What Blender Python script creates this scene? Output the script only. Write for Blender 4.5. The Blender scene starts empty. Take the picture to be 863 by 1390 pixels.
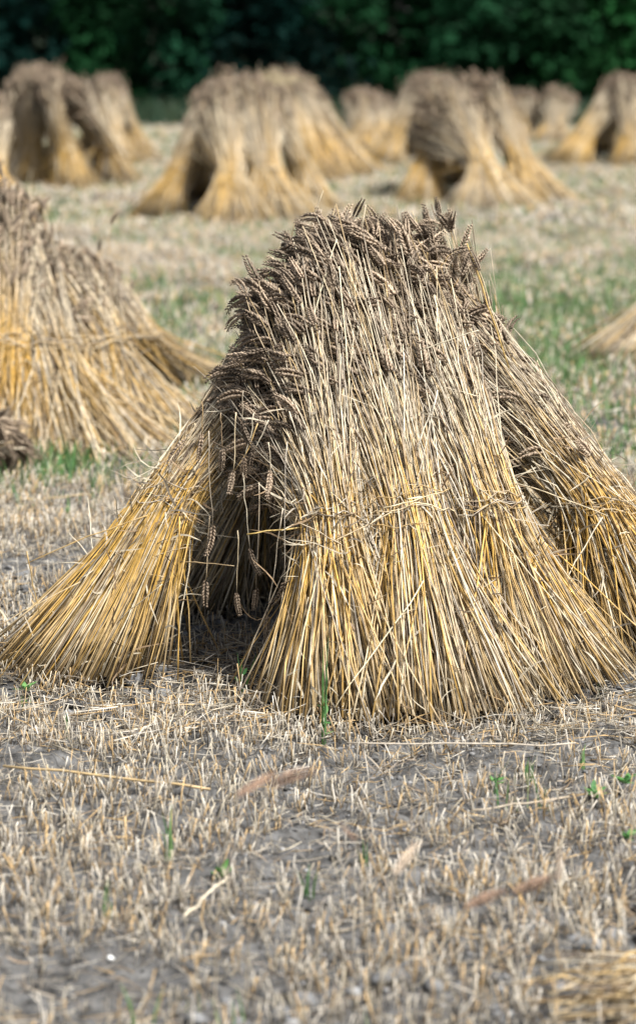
import bpy, math, random
import numpy as np
from mathutils import Vector, Matrix, noise

random.seed(7)
RNG = np.random.default_rng(7)
S = bpy.context.scene
COL = S.collection

# ------------------------------------------------------------------ camera numbers
CAM_H = 1.73
PITCH = math.radians(11.23)
F = 3500.0            # focal length in photo pixels (photo is 863 x 1390)
CX, CY = 431.5, 695.0


def ray(px, py):
    a = (px - CX) / F
    b = -(py - CY) / F
    cp, sp = math.cos(PITCH), math.sin(PITCH)
    return Vector((a, cp + b * sp, b * cp - sp))


def at(px, py, Y):
    d = ray(px, py)
    k = Y / d.y
    return Vector((d.x * k, Y, CAM_H + d.z * k))


def gnd(px, py, z=0.0):
    d = ray(px, py)
    k = (z - CAM_H) / d.z
    return Vector((d.x * k, d.y * k, z))


# ------------------------------------------------------------------ object helpers
def tag(o, label=None, cat=None, group=None, kind=None):
    if label: o['label'] = label
    if cat: o['category'] = cat
    if group: o['group'] = group
    if kind: o['kind'] = kind
    return o


def empty(name, loc, label=None, cat=None, group=None):
    o = bpy.data.objects.new(name, None)
    o.empty_display_size = 0.1
    COL.objects.link(o)
    o.location = loc
    return tag(o, label, cat, group)


def mesh_np(name, verts, faces, mat, cols=None, smooth=True):
    """faces: (M,k) int array, all of the same size k, or a list of such arrays."""
    me = bpy.data.meshes.new(name)
    verts = np.ascontiguousarray(verts, dtype=np.float32)
    fl = faces if isinstance(faces, list) else [faces]
    fl = [np.ascontiguousarray(f, dtype=np.int32) for f in fl if len(f)]
    loops = np.concatenate([f.ravel() for f in fl])
    tot = np.concatenate([np.full(len(f), f.shape[1], np.int32) for f in fl])
    start = np.concatenate([[0], np.cumsum(tot)[:-1]]).astype(np.int32)
    me.vertices.add(len(verts)); me.vertices.foreach_set('co', verts.ravel())
    me.loops.add(len(loops)); me.loops.foreach_set('vertex_index', loops)
    me.polygons.add(len(tot)); me.polygons.foreach_set('loop_start', start)
    me.polygons.foreach_set('loop_total', tot)
    if smooth:
        me.polygons.foreach_set('use_smooth', np.ones(len(tot), bool))
    me.update(calc_edges=True)
    if cols is not None:
        a = me.color_attributes.new('Tint', 'FLOAT_COLOR', 'POINT')
        c = np.ones((len(verts), 4), np.float32); c[:, :3] = cols
        a.data.foreach_set('color', c.ravel())
    me.materials.append(mat)
    return me


def link(name, me, parent=None, loc=None):
    o = bpy.data.objects.new(name, me)
    COL.objects.link(o)
    if parent is not None: o.parent = parent
    if loc is not None: o.location = loc
    return o


def nrm(a):
    return a / np.maximum(np.linalg.norm(a, axis=-1, keepdims=True), 1e-9)


def tubes(P, R, C, sides=4):
    """P (N,K,3) points, R (N,K) radii, C (N,K,3) colours -> verts, quads, colours (ends capped)."""
    N, K, _ = P.shape
    T = np.empty_like(P)
    T[:, 1:-1] = P[:, 2:] - P[:, :-2]; T[:, 0] = P[:, 1] - P[:, 0]; T[:, -1] = P[:, -1] - P[:, -2]
    T = nrm(T)
    ref = nrm(RNG.normal(size=(N, 1, 3)))
    main = nrm((P[:, -1] - P[:, 0]))[:, None]
    ref = nrm(np.cross(ref, main) + 1e-6)
    A = nrm(np.cross(T, ref)); B = np.cross(T, A)
    ang = np.arange(sides) * 2 * math.pi / sides
    V = (P[:, :, None] + R[:, :, None, None] * (np.cos(ang)[None, None, :, None] * A[:, :, None]
         + np.sin(ang)[None, None, :, None] * B[:, :, None]))
    base = (np.arange(N) * K * sides)[:, None, None]
    kk = (np.arange(K - 1) * sides)[None, :, None]
    s = np.arange(sides)[None, None, :]; s2 = (s + 1) % sides
    q = np.stack([base + kk + s, base + kk + s2, base + kk + sides + s2, base + kk + sides + s], -1).reshape(-1, 4)
    b1 = (np.arange(N) * K * sides)[:, None] + np.arange(sides)[None, ::-1]
    b2 = (np.arange(N) * K * sides)[:, None] + (K - 1) * sides + np.arange(sides)[None]
    Cc = np.repeat(C[:, :, None], sides, 2)
    faces = [q, np.concatenate([b1, b2])]
    if sides == 4: faces = [np.concatenate([q, b1, b2])]
    return V.reshape(-1, 3), faces, Cc.reshape(-1, 3)


def ribbons(P, Wd, C, side):
    """flat curled leaf strips: P (N,K,3), Wd (N,K) widths, side (N,K,3) width directions."""
    N, K, _ = P.shape
    V = np.stack([P - side * Wd[..., None] / 2, P + side * Wd[..., None] / 2], 2)
    base = (np.arange(N) * K * 2)[:, None]; kk = (np.arange(K - 1) * 2)[None]
    b = base + kk
    q = np.stack([b, b + 1, b + 3, b + 2], -1).reshape(-1, 4)
    return V.reshape(-1, 3), [q], np.repeat(C[:, :, None], 2, 2).reshape(-1, 3)


# ------------------------------------------------------------------ materials
def mat_tint(name, rough=0.5, spec=0.4, var=0.25, nscale=60.0, trans=0.0, objrand=False, stretch=None, bump=0.0):
    m = bpy.data.materials.new(name); m.use_nodes = True
    nt = m.node_tree; n = nt.nodes; l = nt.links
    b = n['Principled BSDF']
    b.inputs['Roughness'].default_value = rough
    b.inputs['Specular IOR Level'].default_value = spec
    at_ = n.new('ShaderNodeAttribute'); at_.attribute_name = 'Tint'
    tc = n.new('ShaderNodeTexCoord')
    nz = n.new('ShaderNodeTexNoise'); nz.inputs['Scale'].default_value = nscale; nz.inputs['Detail'].default_value = 3
    l.new(tc.outputs['Object'], nz.inputs['Vector'])
    mr = n.new('ShaderNodeMapRange'); mr.inputs['From Min'].default_value = 0.3; mr.inputs['From Max'].default_value = 0.7
    mr.inputs['To Min'].default_value = 1 - var; mr.inputs['To Max'].default_value = 1 + var
    l.new(nz.outputs['Fac'], mr.inputs['Value'])
    vm = n.new('ShaderNodeVectorMath'); vm.operation = 'SCALE'
    l.new(at_.outputs['Color'], vm.inputs[0]); l.new(mr.outputs['Result'], vm.inputs['Scale'])
    out = vm.outputs['Vector']
    if objrand:
        oi = n.new('ShaderNodeObjectInfo')
        m2 = n.new('ShaderNodeMapRange'); m2.inputs['To Min'].default_value = 0.6; m2.inputs['To Max'].default_value = 1.8
        l.new(oi.outputs['Random'], m2.inputs['Value'])
        v2 = n.new('ShaderNodeVectorMath'); v2.operation = 'SCALE'
        l.new(out, v2.inputs[0]); l.new(m2.outputs['Result'], v2.inputs['Scale']); out = v2.outputs['Vector']
    l.new(out, b.inputs['Base Color'])
    if bump:
        bp = n.new('ShaderNodeBump'); bp.inputs['Strength'].default_value = bump; bp.inputs['Distance'].default_value = 0.002
        l.new(nz.outputs['Fac'], bp.inputs['Height']); l.new(bp.outputs['Normal'], b.inputs['Normal'])
    if trans:
        tr = n.new('ShaderNodeBsdfTranslucent'); l.new(out, tr.inputs['Color'])
        mx = n.new('ShaderNodeMixShader'); mx.inputs['Fac'].default_value = trans
        l.new(b.outputs['BSDF'], mx.inputs[1]); l.new(tr.outputs['BSDF'], mx.inputs[2])
        l.new(mx.outputs['Shader'], n['Material Output'].inputs['Surface'])
    return m


M_STRAW = mat_tint('straw', 0.42, 0.45, 0.28, 45.0)
M_EAR = mat_tint('wheat_ear', 0.6, 0.3, 0.35, 130.0)
M_EARP = mat_tint('wheat_ear_single', 0.6, 0.3, 0.35, 130.0, objrand=True)
M_LEAF = mat_tint('dry_leaf', 0.55, 0.3, 0.25, 60.0, trans=0.2)
M_GREEN = mat_tint('green_leaf', 0.5, 0.35, 0.3, 40.0, trans=0.3)
M_TREE = mat_tint('tree_foliage', 0.75, 0.1, 0.5, 0.9, trans=0.15)
M_BARK = mat_tint('bark', 0.9, 0.1, 0.4, 12.0)
M_CLOD = mat_tint('soil_clod', 0.95, 0.1, 0.35, 70.0, bump=0.8)


def soil_material():
    m = bpy.data.materials.new('field_soil'); m.use_nodes = True
    nt = m.node_tree; n = nt.nodes; l = nt.links
    b = n['Principled BSDF']; b.inputs['Roughness'].default_value = 0.95; b.inputs['Specular IOR Level'].default_value = 0.1
    tc = n.new('ShaderNodeTexCoord')
    n1 = n.new('ShaderNodeTexNoise'); n1.inputs['Scale'].default_value = 26; n1.inputs['Detail'].default_value = 8; n1.inputs['Roughness'].default_value = 0.65
    n2 = n.new('ShaderNodeTexNoise'); n2.inputs['Scale'].default_value = 1.1; n2.inputs['Detail'].default_value = 4
    for k in (n1, n2): l.new(tc.outputs['Object'], k.inputs['Vector'])
    r1 = n.new('ShaderNodeValToRGB')
    e = r1.color_ramp.elements
    e[0].position = 0.33; e[0].color = (0.032, 0.030, 0.028, 1)
    e[1].position = 0.68; e[1].color = (0.20, 0.197, 0.19, 1)
    l.new(n1.outputs['Fac'], r1.inputs['Fac'])
    # thin chaff lying between the stubble
    v = n.new('ShaderNodeTexVoronoi'); v.inputs['Scale'].default_value = 70; v.distance = 'EUCLIDEAN'
    mp = n.new('ShaderNodeMapping'); mp.inputs['Scale'].default_value = (1, 2.2, 1); mp.inputs['Rotation'].default_value = (0, 0, 0.6)
    l.new(tc.outputs['Object'], mp.inputs['Vector']); l.new(mp.outputs['Vector'], v.inputs['Vector'])
    r2 = n.new('ShaderNodeValToRGB'); e = r2.color_ramp.elements
    e[0].position = 0.17; e[0].color = (1, 1, 1, 1); e[1].position = 0.3; e[1].color = (0, 0, 0, 1)
    l.new(v.outputs['Distance'], r2.inputs['Fac'])
    r3 = n.new('ShaderNodeValToRGB'); e = r3.color_ramp.elements
    e[0].position = 0.38; e[0].color = (0.15, 0.15, 0.15, 1); e[1].position = 0.6; e[1].color = (0.8, 0.8, 0.8, 1)
    l.new(n2.outputs['Fac'], r3.inputs['Fac'])
    mu = n.new('ShaderNodeMath'); mu.operation = 'MULTIPLY'
    l.new(r2.outputs['Color'], mu.inputs[0]); l.new(r3.outputs['Color'], mu.inputs[1])
    mx = n.new('ShaderNodeMix'); mx.data_type = 'RGBA'
    l.new(mu.outputs[0], mx.inputs['Factor']); l.new(r1.outputs['Color'], mx.inputs[6])
    mx.inputs[7].default_value = (0.30, 0.26, 0.21, 1)
    # dry straw cover seen far away blends into the soil colour
    sp = n.new('ShaderNodeSeparateXYZ'); l.new(tc.outputs['Object'], sp.inputs[0])
    l.new(mx.outputs[2], b.inputs['Base Color'])
    bp = n.new('ShaderNodeBump'); bp.inputs['Strength'].default_value = 0.9; bp.inputs['Distance'].default_value = 0.012
    l.new(n1.outputs['Fac'], bp.inputs['Height']); l.new(bp.outputs['Normal'], b.inputs['Normal'])
    return m


M_SOIL = soil_material()

# ------------------------------------------------------------------ colours (albedo)
PALE = np.array([0.80, 0.70, 0.52]); GREY = np.array([0.50, 0.435, 0.345]); GOLD = np.array([0.70, 0.42, 0.09])
TAN = np.array([0.60, 0.45, 0.25]); DRAB = np.array([0.22, 0.165, 0.12])
EARC = np.array([0.165, 0.112, 0.074]); EARL = np.array([0.42, 0.335, 0.24])


def straw_cols(N, K, gold_prof, goldness=0.5):
    """one weathered or golden tone per stalk; the straw is golden where the bundle kept it from the weather."""
    base = np.empty((N, 3)); k = RNG.random(N)
    base[:] = PALE
    base[k < 0.60] = GREY
    base[k < 0.30] = TAN
    base[k < 0.15] = DRAB
    base *= RNG.uniform(0.68, 1.15, (N, 1))
    g = np.clip(RNG.normal(goldness - 0.1, 0.45, (N, 1)), 0, 1) * gold_prof[None]
    g = np.clip(g, 0, 1)[..., None]
    gold = (GOLD * RNG.uniform(0.75, 1.2, (N, 1)))[:, None]
    C = base[:, None] * (1 - g) + gold * g
    return C * np.ones((N, K, 1))


# ------------------------------------------------------------------ ear templates
OCT_V = np.array([[0, 0, 0], [1, 0, .42], [0, 1, .42], [-1, 0, .42], [0, -1, .42], [0, 0, 1.]])
OCT_F = np.array([[0, 2, 1], [0, 3, 2], [0, 4, 3], [0, 1, 4], [1, 2, 5], [2, 3, 5], [3, 4, 5], [4, 1, 5]])


def ear_template(seed, L=0.085, nodes=9, florets=2, bend=0.6, w=1.0):
    r = np.random.default_rng(seed)
    V, Fc, C = [], [], []; off = 0
    for i in range(nodes * 2):
        t = (i + 0.5) / (nodes * 2)
        side = 1 if i % 2 else -1
        taper = (0.72 + 0.5 * math.sin(min(t * 1.25, 1) * math.pi * 0.9)) * (1 - 0.35 * t)
        for f in range(florets):
            yy = (f - (florets - 1) / 2) * 2
            ln = 0.0165 * taper * r.uniform(0.9, 1.1) * (0.085 / 0.085)
            wd = 0.0034 * taper * w * (1.5 if florets == 1 else 1)
            v = OCT_V * [wd, wd * 0.95, ln]
            a = side * math.radians(r.uniform(17, 30)); ca, sa = math.cos(a), math.sin(a)
            R = np.array([[ca, 0, sa], [0, 1, 0], [-sa, 0, ca]])
            b = -yy * math.radians(r.uniform(8, 16)); cb, sb = math.cos(b), math.sin(b)
            R = np.array([[1, 0, 0], [0, cb, -sb], [0, sb, cb]]) @ R
            v = v @ R.T + [side * 0.0020, yy * 0.0017, t * (L - 0.012)]
            V.append(v); Fc.append(OCT_F + off); off += 6
            c = EARC * (1 - .0) * r.uniform(0.8, 1.2)
            cc = np.repeat(c[None], 6, 0); cc[5] = EARL * r.uniform(0.8, 1.2); cc[1:5] = c * 0.6 + EARL * 0.4 * r.uniform(.5, 1.2)
            cc[0] = EARC * 0.8
            C.append(cc)
    V = np.concatenate(V); C = np.concatenate(C); Fc = np.concatenate(Fc)
    # bend along x
    z = V[:, 2].copy(); k = bend / L
    if abs(k) > 1e-6:
        th = z * k; x = V[:, 0].copy()
        V[:, 0] = (1 - np.cos(th)) / k + x * np.cos(th)
        V[:, 2] = np.sin(th) / k - x * np.sin(th)
    return V, Fc, C


EARS_HI = [ear_template(i, L=l, bend=b, nodes=nd) for i, (l, b, nd) in enumerate(
    [(0.080, 0.15, 9), (0.092, 0.5, 10), (0.074, 0.9, 8), (0.086, -0.35, 9), (0.068, 0.3, 8), (0.095, 1.2, 10)])]
EARS_LO = [ear_template(20 + i, L=l, bend=b, nodes=5, florets=1, w=1.5) for i, (l, b) in enumerate([(0.085, .2), (0.09, .7), (.075, -.4)])]
EAR_MESH = [mesh_np('ear', v, f, M_EARP, c, smooth=False) for v, f, c in EARS_HI]


def frames(D, spin=None):
    """rotation matrices (N,3,3) taking +z to D; local x turned towards the ground so ears droop."""
    D = nrm(D)
    down = np.tile(np.array([0, 0, -1.0]), (len(D), 1)) + RNG.normal(0, 0.45, D.shape)
    X = nrm(down - (down * D).sum(1, keepdims=True) * D)
    Y = np.cross(D, X)
    return np.stack([X, Y, D], 2)


def ears_mesh(name, pos, D, lib, scale, tint=None):
    R = frames(D); N = len(pos)
    which = RNG.integers(0, len(lib), N)
    Vs, Fs, Cs = [], [], []; off = 0
    for k, (v, f, c) in enumerate(lib):
        ix = np.where(which == k)[0]
        if not len(ix): continue
        sc = (scale * RNG.uniform(0.85, 1.15, len(ix)))[:, None, None]
        W = np.einsum('nij,vj->nvi', R[ix], v) * sc + pos[ix][:, None]
        Vs.append(W.reshape(-1, 3))
        Fs.append((f[None] + (np.arange(len(ix)) * len(v))[:, None, None] + off).reshape(-1, 3))
        br = RNG.uniform(0.6, 1.5, (len(ix), 1, 1)) * np.where(RNG.random((len(ix), 1, 1)) < 0.12, 1.5, 1.0)
        Cs.append((c[None] * br).reshape(-1, 3)); off += len(ix) * len(v)
    return mesh_np(name, np.concatenate(Vs), np.concatenate(Fs), M_EAR, np.concatenate(Cs), smooth=False)


# ------------------------------------------------------------------ a sheaf
def sheaf(butt, waist, top, ru, rv, wr, tu, tv, label, group, n=800, nears=260, nleaf=220, rs=0.0021,
          lod=0, parts=0, lf=(0.5, 1.08), goldness=0.5, droop=0.18, strays=0, earscale=1.0, udir=None, sides=4,
          messy=1.0, topshape=1.0, drop=(0, 0), fpow=0.62, sweep=0.0, tone=1.0, comb=0.0, mix=0.22, pinch=0.14, rogue=0.09, name='wheat_sheaf'):
    butt = np.array(butt); waist = np.array(waist); top = np.array(top)
    base = butt.copy(); base[2] = 0
    e = empty(name, Vector(base), label, 'sheaf', group)
    lean = top - butt; hz = np.array([lean[0], lean[1], 0.0]); hz = hz / max(np.linalg.norm(hz), 1e-6)
    u = np.cross(hz, [0, 0, 1.0]) if udir is None else np.array(udir, float)
    u = u / np.linalg.norm(u)
    v = np.cross([0, 0, 1.0], u); v /= np.linalg.norm(v)
    ax = (top - butt) / np.linalg.norm(top - butt)
    vv = np.cross(ax, u); vv /= np.linalg.norm(vv)          # across the bundle, in the lean plane
    if vv @ v < 0: vv = -vv
    N = n
    r = RNG.random(N) ** 0.42; th = RNG.random(N) * 2 * math.pi
    cu = r * np.cos(th); cv = r * np.sin(th)
    jit = lambda s: RNG.normal(0, s, N)
    P0 = butt + ((cu * 0.92 + jit(mix)) * ru)[:, None] * u + ((cv * 0.92 + jit(mix)) * rv)[:, None] * v
    rg = np.where(RNG.random(N) < rogue)[0]
    P0[rg] += RNG.normal(0, 0.10, (len(rg), 3))
    P0[:, 2] = np.abs(RNG.normal(0.004, 0.016, N)) * 1.0
    P1 = waist + (cu * wr + jit(0.006))[:, None] * u + (cv * wr * 0.8 + jit(0.006))[:, None] * vv
    P1 += (jit(0.035 * messy))[:, None] * ax
    fan_u = cu * 0.85 + jit(0.16)
    P2 = top + (fan_u * tu)[:, None] * u + (cv * tv + jit(0.02))[:, None] * vv
    P2[:, 2] -= topshape * 0.35 * tu * np.abs(fan_u) ** 2
    P2[:, 2] -= drop[0] * np.clip(-fan_u, 0, 1.4) ** 1.3 + drop[1] * np.clip(fan_u, 0, 1.4) ** 1.3
    f = lf[0] + (lf[1] - lf[0]) * RNG.random(N) ** fpow
    # stalks cut or broken short
    short = RNG.random(N) < 0.10
    f[short] *= RNG.uniform(0.3, 0.9, short.sum())
    P2 = P1 + (P2 - P1) * f[:, None]
    # hermite-like curve through P0, P1, P2
    K1, K2 = (5, 7) if lod == 0 else (3, 4)
    T1 = nrm(nrm(P2 - P1) + nrm(P1 - P0)) 
    l1 = np.linalg.norm(P1 - P0, axis=1, keepdims=True); l2 = np.linalg.norm(P2 - P1, axis=1, keepdims=True)
    bow0 = P0 + (P1 - P0) * 0.4 + RNG.normal(0, 0.008 * messy, (N, 3)) - np.array([0, 0, 0.008])
    bow1 = P1 - T1 * l1 * pinch
    up0 = P1 + T1 * l2 * pinch
    bend = RNG.normal(0, 0.035 * messy, (N, 3)) * l2
    bend[rg] *= 2.2
    bend += (sweep * RNG.uniform(0.3, 1.3, (N, 1)) * f[:, None]) * u
    up1 = P1 + (P2 - P1) * 0.66 + bend * 0.5 + np.array([0, 0, 0.012])
    endp = P2 + bend + np.array([0, 0, -1.0]) * (droop * 0.12 * RNG.random((N, 1)) * l2)

    def bez(a, b, c, d, t):
        t = t[None, :, None]; a, b, c, d = (q[:, None] for q in (a, b, c, d))
        return (1 - t) ** 3 * a + 3 * (1 - t) ** 2 * t * b + 3 * (1 - t) * t * t * c + t ** 3 * d
    A = bez(P0, bow0, bow1, P1, np.linspace(0, 1, K1)); B = bez(P1, up0, up1, endp, np.linspace(0, 1, K2))[:, 1:]
    P = np.concatenate([A, B], 1); K = P.shape[1]
    if lod == 0:                                     # every stalk has its own small waver, growing away from the band
        dist = np.abs(np.arange(K) - (K1 - 1)) / (K1 - 1.0)
        wob = RNG.normal(0, 0.006 * messy, (N, K, 3)) * np.clip(dist, 0, 1.2)[None, :, None]
        wob[:, -1] *= 0.3
        P = P + wob
    P[..., 2] = np.maximum(P[..., 2], 0.002)
    tt = np.linspace(0, 1, K)
    wl = (K1 - 1) / (K - 1)
    prof = np.clip(np.exp(-((tt - wl) / 0.26) ** 2) + np.where(tt < wl, 0.42, 0.06), 0, 1.1)
    C = straw_cols(N, K, prof, goldness)
    C = C * tone * RNG.uniform(0.82, 1.12, (N, K, 1))
    inner = (1 - r)[:, None, None]                   # protected straw inside stays golden
    C = C * (1 - 0.4 * inner) + GOLD * 0.9 * 0.4 * inner
    rad = rs * RNG.uniform(0.5, 1.3, (N, 1)) * np.linspace(1.12, 0.62, K)[None]
    keep = nears if nears < N else N
    V, Fq, Cc = tubes(P, rad, C, sides)
    st = link('stalks', mesh_np('stalks', V - base, Fq, M_STRAW, Cc), e); st['kind'] = 'stuff'
    # ears
    calm = np.ones(N, bool); calm[rg] = False
    calm &= P[:, -1, 2] < np.quantile(P[:, -1, 2], 0.995)
    side_off = (P[:, -1] - top) @ u; lo_, hi_ = np.quantile(side_off, [0.02, 0.98]); calm &= (side_off > lo_) & (side_off < hi_)
    ok = np.where(~short & calm)[0]
    idx = RNG.choice(ok, min(keep, len(ok)), replace=False)
    tipd = nrm(P[idx, -1] - P[idx, -2])
    D = nrm(tipd + RNG.normal(0, 0.24, tipd.shape) + sweep * 3.5 * u + np.array([0, 0, -1.0]) * (droop * RNG.random((len(idx), 1)) * 2 + comb))
    pos = P[idx, -1] - D * 0.006
    # the ears one can see best: farthest out towards the open side of the sheaf
    view = np.array([0, 0, CAM_H]) - top; view /= np.linalg.norm(view)
    score = (pos - top) @ view + RNG.normal(0, 0.03, len(pos))
    order = np.argsort(-score)
    if parts:
        R = frames(D[order[:parts]])
        for j in range(min(parts, len(order))):
            k = order[j]
            o = link('ear', EAR_MESH[RNG.integers(0, len(EAR_MESH))], e)
            sc = earscale * RNG.uniform(0.85, 1.15)
            Mx = Matrix(R[j].tolist()).to_4x4() @ Matrix.Diagonal((sc, sc, sc, 1))
            o.matrix_local = Matrix.Translation(Vector(pos[k] - base)) @ Mx
    rest = order[parts:]
    if len(rest):
        o = link('ears' , ears_mesh('ears', pos[rest] - base, D[rest], EARS_HI if lod == 0 else EARS_LO, earscale), e)
        o['kind'] = 'stuff'
    # dry leaves hanging loose between the stalks
    if nleaf:
        si = RNG.integers(0, N, nleaf); tk = np.clip(RNG.normal(wl - 0.05, 0.27, nleaf), 0.03, 0.93) * (K - 1)
        k0 = tk.astype(int); fr = (tk - k0)[:, None]
        start = P[si, k0] * (1 - fr) + P[si, k0 + 1] * fr
        tang = nrm(P[si, k0 + 1] - P[si, k0])
        d = nrm(tang * RNG.choice([1, -1], (nleaf, 1)) + RNG.normal(0, 0.5, (nleaf, 3)))
        KL = 6; ln = RNG.uniform(0.03, 0.15, nleaf)
        L = np.zeros((nleaf, KL, 3)); L[:, 0] = start
        curl = RNG.normal(0, 0.30, (nleaf, 3)); sidev = nrm(np.cross(d, RNG.normal(size=(nleaf, 3))))
        sd = np.zeros_like(L); sd[:, 0] = sidev
        for k in range(1, KL):
            d = nrm(d + curl + RNG.normal(0, 0.12, d.shape) - np.array([0, 0, 0.10]))
            L[:, k] = L[:, k - 1] + d * (ln / (KL - 1))[:, None]
            sidev = nrm(sidev - (sidev * d).sum(1, keepdims=True) * d + RNG.normal(0, 0.2, d.shape)); sd[:, k] = sidev
        L[..., 2] = np.maximum(L[..., 2], 0.002)
        wdt = RNG.uniform(0.0022, 0.006, (nleaf, 1)) * np.array([0.7, 1, 1, .85, .6, .15])[None] * (1 if lod == 0 else 1.8)
        lc = np.where(RNG.random((nleaf, 1)) < 0.5, PALE * 0.9, np.where(RNG.random((nleaf, 1)) < 0.5, GREY * 0.85, np.array([0.36, 0.25, 0.15]))) * RNG.uniform(0.7, 1.1, (nleaf, 1))
        V, Fq, Cc = ribbons(L, wdt, np.repeat(lc[:, None], KL, 1), sd)
        o = link('dry_leaves', mesh_np('dry_leaves', V - base, Fq, M_LEAF, Cc), e); o['kind'] = 'stuff'
    # straw band twisted round the waist
    nb = 5 if lod == 0 else 3; KB = 22
    a = np.linspace(0, 2 * math.pi * 1.04, KB)[None] + RNG.uniform(0, 6.28, (nb, 1)) * 0.15
    rr = wr * 1.0 + RNG.normal(0.0, 0.008, (nb, 1)) + 0.004 * np.sin(a * 7 + RNG.uniform(0, 6, (nb, 1)))
    zz = RNG.normal(0, 0.014, (nb, 1)) + 0.010 * np.cos(a * 6 + RNG.uniform(0, 6, (nb, 1))) + RNG.normal(0, .05, (nb, 1)) * (a / 6 - .5)
    PB = waist + (rr * np.cos(a))[..., None] * u + (rr * 0.86 * np.sin(a))[..., None] * vv + zz[..., None] * ax
    CB = straw_cols(nb, KB, np.full(KB, 0.5), 0.4)
    V, Fq, Cc = tubes(PB, np.full((nb, KB), rs * 0.85), CB, sides)
    link('straw_band', mesh_np('straw_band', V - base, Fq, M_STRAW, Cc), e)
    # stray stalks poking out of the bundle
    for j in range(strays):
        q = RNG.integers(1, K - 6)
        s0 = P[order[j % len(order)] if False else RNG.integers(0, N), q]
        d0 = nrm((ax * RNG.choice([1, 0.6, -0.8]) + RNG.normal(0, 0.5, 3) + view * 0.35)[None])[0]
        stray(e, base, s0, s0 + d0 * RNG.uniform(0.08, 0.2), sag=RNG.uniform(0, 0.03), ear=False)
    return e


def stray(e, base, p0, p1, sag=0.0, ear=False, rad=0.0018, side=None, kind='stray_stalk', pale=None, K=7):
    p0 = np.array(p0, float); p1 = np.array(p1, float)
    t = np.linspace(0, 1, K)[:, None]
    off = np.array([0, 0, -1.0]) if side is None else np.array(side, float)
    P = p0 * (1 - t) + p1 * t + off * (t ** 2) * sag + RNG.normal(0, 0.0012, (K, 3))
    C = straw_cols(1, K, np.full(K, 0.4), 0.4) if pale is None else np.tile(np.array(pale), (1, K, 1))
    V, Fq, Cc = tubes(P[None], np.linspace(rad, rad * 0.65, K)[None], C, 5)
    o = link(kind, mesh_np(kind, V - base, Fq, M_STRAW, Cc), e)
    if ear:
        D = nrm((P[-1] - P[-2])[None])[0] if True else None
        R = frames(D[None])[0]
        g = link('ear', EAR_MESH[RNG.integers(0, len(EAR_MESH))], o)
        g.matrix_local = Matrix.Translation(Vector(P[-1] - D * 0.005 - base)) @ Matrix(R.tolist()).to_4x4()
    return o


def A3(v): return np.array(v)


# ================================================================== THE FOREMOST STOOK
G0 = 'sheaves of the sharp foremost stook'


def fsheaf(bp, wp, tp, Yw, Yt, **kw):
    return sheaf(gnd(*bp), at(wp[0], wp[1], Yw), at(tp[0], tp[1], Yt), group=G0, **kw)


full = dict(n=1350, nears=1100, nleaf=1300, parts=95, strays=30, rs=0.0020, fpow=1.0, earscale=1.2)
shA = fsheaf((106, 905), (222, 690), (392, 440), 6.70, 6.98, ru=0.225, rv=0.20, mix=0.15, comb=0.3, wr=0.088, tu=0.13, tv=0.08, drop=(0.10, 0.0),
       label='golden sheaf leaning from the left beside the dark opening of the foremost stook', goldness=0.85, lf=(0.38, 1.05), udir=(0.93, -0.36, 0), **full)
shB = fsheaf((480, 955), (452, 716), (396, 396), 6.38, 6.82, ru=0.20, rv=0.17, wr=0.082, tu=0.185, tv=0.08, drop=(0.34, -0.05), sweep=-0.045, comb=0.35,
       label='front sheaf just right of the dark opening, its tight waist below drooping ears', goldness=0.6, lf=(0.36, 1.06), **full)
shC = fsheaf((595, 955), (552, 706), (484, 340), 6.45, 6.93, ru=0.26, rv=0.18, wr=0.11, tu=0.21, tv=0.07, sweep=-0.07, comb=0.3, drop=(0.14, 0),
       label='pale front sheaf in the middle of the foremost stook', goldness=0.45, lf=(0.42, 1.08), **full)
shD = fsheaf((715, 925), (655, 692), (556, 352), 6.55, 6.98, ru=0.28, rv=0.19, wr=0.11, tu=0.20, tv=0.07, sweep=-0.04, comb=0.3, drop=(0.0, 0.22),
       label='wide front sheaf whose butt splays right, left of the small dark gap', goldness=0.5, lf=(0.42, 1.08), **full)
shE = fsheaf((915, 872), (812, 692), (600, 388), 6.86, 7.10, ru=0.29, rv=0.2, wr=0.115, tu=0.20, comb=0.2, sweep=-0.04, tv=0.07, drop=(0, .1),
       label='rightmost sheaf of the foremost stook, slanting down to the frame edge', goldness=0.7, lf=(0.22, 1.05), udir=(0.95, 0.3, 0), **full)
shF = fsheaf((310, 808), (340, 665), (420, 400), 7.5, 7.15, ru=0.28, rv=0.14, wr=0.12, tu=0.14, tv=0.06, n=520, nears=200, nleaf=60, parts=20, goldness=0.1,  # low goldness puts the shade of the opening into the straw colour
       label='inner sheaf standing in the shade of the dark opening', lf=(0.45, 1.0))
back = dict(n=700, comb=0.3, nears=280, nleaf=80, parts=0, strays=0)
for bx, by, tx, Yt, lab in ((-0.30, 7.42, 455, 7.10, 'rear sheaf seen dimly through the dark opening of the foremost stook'),
                            (0.0, 7.55, 495, 7.10, 'rear sheaf whose ears crest the top of the foremost stook'),
                            (0.32, 7.80, 545, 7.12, 'rear sheaf whose ears stand upright at the top right of the foremost stook'),
                            (0.68, 7.72, 575, 7.16, 'rear sheaf behind the right shoulder of the foremost stook')):
    b = Vector((bx, by, 0)); t = at(tx, 338 if tx > 430 else 368, Yt); w = b.lerp(t, 0.36)
    sheaf(b, w, t, 0.25, 0.2, 0.1, 0.16, 0.06, lab, G0, goldness=0.1, lf=(0.6, 1.06), **back)  # gold held back so the rear row's colour suggests shade

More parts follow.
